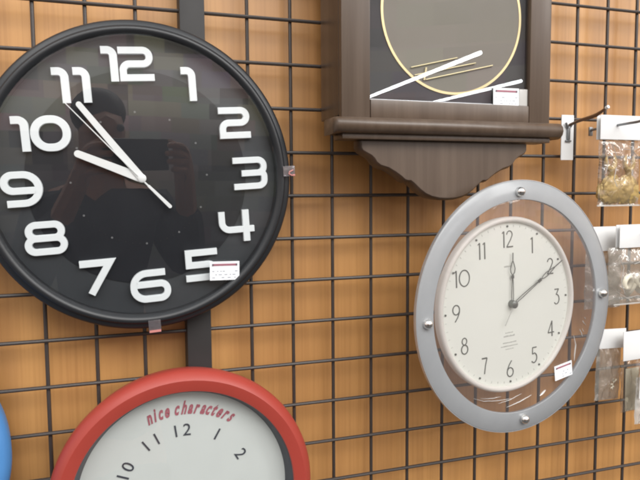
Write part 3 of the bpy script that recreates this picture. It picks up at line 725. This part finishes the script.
# ------------------------------------------------------------------ the person filming: dimly mirrored in the black clock's glass
M['skin'] = plain('skin', (.50, .27, .19), .5); M['jacket'] = plain('dark_jacket', (.022, .025, .034), .8); M['trousers'] = plain('dark_trousers', (.03, .03, .035), .8)
M['hair'] = plain('dark_hair', (.05, .038, .032), .5); M['phone'] = plain('black_phone', (.02, .024, .024), .3)
FR = at(-.13136, -.67807, -.14779, -.3065)
def skin_mesh(name, mat_, chains, parent, root=0, sub=1):
    vs = []; es = []; rs = []
    def vid(p, r):
        for i, q in enumerate(vs):
            if (V(q)-V(p)).length < 1e-5: return i
        vs.append(p); rs.append(r); return len(vs)-1
    for c in chains:
        prev = None
        for p, r in c:
            k = vid(p, r)
            if prev is not None: es.append((prev, k))
            prev = k
    me = bpy.data.meshes.new(name); me.from_pydata(vs, es, []); o = bpy.data.objects.new(name, me); COL.objects.link(o)
    o.modifiers.new('Skin', 'SKIN'); 
    if not me.skin_vertices: raise RuntimeError('skin layer')
    for i, d in enumerate(me.skin_vertices[0].data): d.radius = (rs[i], rs[i]); d.use_root = (i == root)
    sb = o.modifiers.new('Sub', 'SUBSURF'); sb.levels = sub; sb.render_levels = sub
    me.materials.append(M[mat_]); o.parent = parent; return o
person = empty('person', FR, 'person in a dark jacket holding up a phone, mirrored faintly in the black clock glass', 'person')
hx = .03
def hand_chains(sx, wr):
    px = wr[0]-sx*.012; palm = (px, wr[1]+.020, wr[2]+.045); out = [[(wr, .026), (palm, .028)]]
    for k in range(4):
        z = palm[2]+.030-.019*k; l = (.95, 1.08, 1.0, .8)[k]
        out.append([(palm, .028), ((px, palm[1]+.014, z), .0095), ((px-sx*.016*l, palm[1]+.022, z+.002), .0088), ((px-sx*.034*l, palm[1]+.021, z+.003), .0080), ((px-sx*.050*l, palm[1]+.018, z+.002), .0070)])
    out.append([(palm, .028), ((px-sx*.012, palm[1]-.006, palm[2]+.030), .011), ((px-sx*.034, palm[1]-.004, palm[2]+.040), .0095), ((px-sx*.052, palm[1]-.003, palm[2]+.036), .008)])
    return out
wl, wr_ = (-.100, -.040, -.045), (.150, -.040, -.045)
pel = ((hx, -.40, -.66), .13)
neck = ((hx, -.37, -.08), .055)
body = [[pel, ((hx, -.40, -.45), .12), ((hx, -.39, -.25), .14), ((hx, -.38, -.15), .10), neck, ((hx, -.355, .0), .065), ((hx, -.345, .07), .085), ((hx, -.35, .13), .075)]]
for sx, w_ in ((-1, wl), (1, wr_)):
    body.append([((hx, -.38, -.15), .10), ((hx+sx*.17, -.385, -.16), .055), ((hx+sx*.24, -.27, -.36), .042), (w_, .026)])
    body += hand_chains(sx, w_)
    body.append([pel, ((hx+sx*.09, -.40, -.74), .09), ((hx+sx*.10, -.38, -1.08), .06), ((hx+sx*.11, -.41, -1.46), .04), ((hx+sx*.12, -.30, -1.50), .035)])
body.append([((hx, -.345, .07), .085), ((hx, -.262, .050), .012)])      # nose
skin_mesh('body', 'skin', body, person)
jk = [[((hx, -.40, -.62), .15), ((hx, -.40, -.45), .145), ((hx, -.39, -.25), .165), ((hx, -.38, -.16), .12), ((hx, -.375, -.11), .07)]]
for sx, w_ in ((-1, wl), (1, wr_)):
    jk.append([((hx, -.38, -.16), .12), ((hx+sx*.17, -.385, -.17), .075), ((hx+sx*.24, -.27, -.37), .062), ((w_[0]+sx*.03, w_[1]-.06, w_[2]-.08), .046)])
skin_mesh('jacket', 'jacket', jk, person)
tr_ = [[((hx, -.40, -.62), .14), ((hx, -.40, -.70), .14)]]
for sx in (-1, 1): tr_.append([((hx, -.40, -.70), .14), ((hx+sx*.09, -.40, -.78), .11), ((hx+sx*.10, -.38, -1.08), .08), ((hx+sx*.11, -.41, -1.42), .065)])
skin_mesh('trousers', 'trousers', tr_, person)
bm = B(); r_ = bmesh.ops.create_uvsphere(bm, u_segments=24, v_segments=16, radius=1)
for v in r_['verts']: v.co = V((hx+v.co.x*.080, -.378+v.co.y*.080, .118+v.co.z*.076))
obj('hair', bm, 'hair', person)
for nm_, pts_, m_ in (('eye', [(hx-.032, -.264, .072)], 'phone'), ('eye', [(hx+.032, -.264, .072)], 'phone')):
    bm = B(); r_ = bmesh.ops.create_uvsphere(bm, u_segments=12, v_segments=8, radius=.011)
    for v in r_['verts']: v.co += V(pts_[0])
    obj(nm_, bm, m_, person)
bm = B(); box(bm, hx-.024, hx+.024, -.272, -.262, .008, .016, .003); obj('mouth', bm, 'text_red', person)
ph = empty('phone', FR @ Matrix.Translation((.022, -.016, .010)), 'black phone held sideways in both hands of the person', 'phone')
bm = B(); box(bm, -.077, .077, -.004, .004, -.037, .037, .003); obj('phone_body', bm, 'phone', ph)
bm = B(); box(bm, -.071, .071, -.0048, -.0041, -.033, .033, .0002); obj('screen', bm, 'dial_grey', ph)

# ------------------------------------------------------------------ world: the dim shop round about, for soft light and reflections
w = bpy.data.worlds.new('World'); S.world = w; w.use_nodes = True; nt = w.node_tree
bg = nt.nodes['Background']
tc = nt.nodes.new('ShaderNodeTexCoord'); sp = nt.nodes.new('ShaderNodeSeparateXYZ'); nt.links.new(tc.outputs['Generated'], sp.inputs[0])
ramp = nt.nodes.new('ShaderNodeValToRGB'); ramp.color_ramp.interpolation = 'B_SPLINE'
mr = nt.nodes.new('ShaderNodeMapRange'); mr.inputs['From Min'].default_value = -1; mr.inputs['From Max'].default_value = 1
nt.links.new(sp.outputs['Z'], mr.inputs['Value']); nt.links.new(mr.outputs['Result'], ramp.inputs['Fac'])
E_ = ramp.color_ramp.elements
E_[0].position = 0; E_[0].color = (.15, .145, .14, 1); E_[1].position = 1; E_[1].color = (1.5, 1.5, 1.5, 1)
for p, c in ((.40, (.17, .165, .16)), (.49, (.24, .23, .225)), (.53, (1.0, .96, .92)), (.60, (1.25, 1.2, 1.17)), (.68, (1.3, 1.3, 1.3))):
    x = E_.new(p); x.color = (*c, 1)
# shelves: blocky patches of colour around the horizon
az = nt.nodes.new('ShaderNodeMath'); az.operation = 'ARCTAN2'; nt.links.new(sp.outputs['X'], az.inputs[0]); nt.links.new(sp.outputs['Y'], az.inputs[1])
def cells(ka, kz, seed, sat, val):
    """goods on shelves: blocks of one colour, ka per radian round and kz per unit up, rows shifted against each other"""
    def op(o, a, b):
        n = nt.nodes.new('ShaderNodeMath'); n.operation = o
        for k, q in enumerate((a, b)):
            if q is None: continue
            if hasattr(q, 'links'): nt.links.new(q, n.inputs[k])
            else: n.inputs[k].default_value = q
        return n.outputs[0]
    row = op('FLOOR', op('MULTIPLY', sp.outputs['Z'], kz), None)
    col = op('FLOOR', op('ADD', op('MULTIPLY', az.outputs[0], ka), op('MULTIPLY', row, .37)), None)
    cb = nt.nodes.new('ShaderNodeCombineXYZ'); nt.links.new(row, cb.inputs[0]); nt.links.new(col, cb.inputs[1]); cb.inputs[2].default_value = seed
    wn = nt.nodes.new('ShaderNodeTexWhiteNoise'); wn.noise_dimensions = '3D'; nt.links.new(cb.outputs[0], wn.inputs['Vector'])
    h = nt.nodes.new('ShaderNodeHueSaturation'); h.inputs['Saturation'].default_value = sat; h.inputs['Value'].default_value = val; nt.links.new(wn.outputs['Color'], h.inputs['Color'])
    g = nt.nodes.new('ShaderNodeGamma'); g.inputs['Gamma'].default_value = 1.7; nt.links.new(h.outputs['Color'], g.inputs['Color'])
    t = nt.nodes.new('ShaderNodeMix'); t.data_type = 'RGBA'; t.blend_type = 'MULTIPLY'; t.inputs[0].default_value = 1
    t.inputs[7].default_value = (1.0, .86, .78, 1); nt.links.new(g.outputs[0], t.inputs[6]); return t
c1 = cells(5.5, 13, 1.5, .10, 1.7); c2_ = cells(17, 31, 4.5, .22, 1.7)
hs = nt.nodes.new('ShaderNodeMix'); hs.data_type = 'RGBA'; hs.inputs[0].default_value = .5
nt.links.new(c1.outputs[2], hs.inputs[6]); nt.links.new(c2_.outputs[2], hs.inputs[7])
m2 = nt.nodes.new('ShaderNodeMapRange'); m2.inputs['From Min'].default_value = .42; m2.inputs['From Max'].default_value = .16; m2.inputs['To Min'].default_value = 0; m2.inputs['To Max'].default_value = .9
ab = nt.nodes.new('ShaderNodeMath'); ab.operation = 'ABSOLUTE'; nt.links.new(sp.outputs['Z'], ab.inputs[0]); nt.links.new(ab.outputs[0], m2.inputs['Value'])
mx = nt.nodes.new('ShaderNodeMix'); mx.data_type = 'RGBA'; mx.blend_type = 'MULTIPLY'
nt.links.new(m2.outputs['Result'], mx.inputs[0]); nt.links.new(ramp.outputs['Color'], mx.inputs[6]); nt.links.new(hs.outputs[2], mx.inputs[7])
nt.links.new(mx.outputs[2], bg.inputs['Color']); bg.inputs['Strength'].default_value = 1.0

# ------------------------------------------------------------------ camera
cd = bpy.data.cameras.new('Camera'); cam = bpy.data.objects.new('Camera', cd); COL.objects.link(cam); S.camera = cam
cam.matrix_world = Matrix.Translation((-.13136, -.67807, -.14779)) @ Matrix.Rotation(-.30650, 4, 'Z') @ Matrix.Rotation(-.07713, 4, 'X') @ Matrix.Rotation(.00754, 4, 'Y') @ Matrix.Rotation(PI/2, 4, 'X')
cd.sensor_width = 36; cd.lens = 36*598.52/640; cd.clip_start = .01; cd.clip_end = 100
cd.dof.use_dof = False
S.render.engine = 'CYCLES'; S.render.filter_size = 2.2; S.cycles.filter_width = 2.2
S.cycles.max_bounces = 10; S.cycles.transparent_max_bounces = 24
S.view_settings.view_transform = 'Standard'; S.view_settings.look = 'None'; S.view_settings.exposure = -.06; S.view_settings.gamma = 1
S.render.resolution_x = 1024; S.render.resolution_y = 768
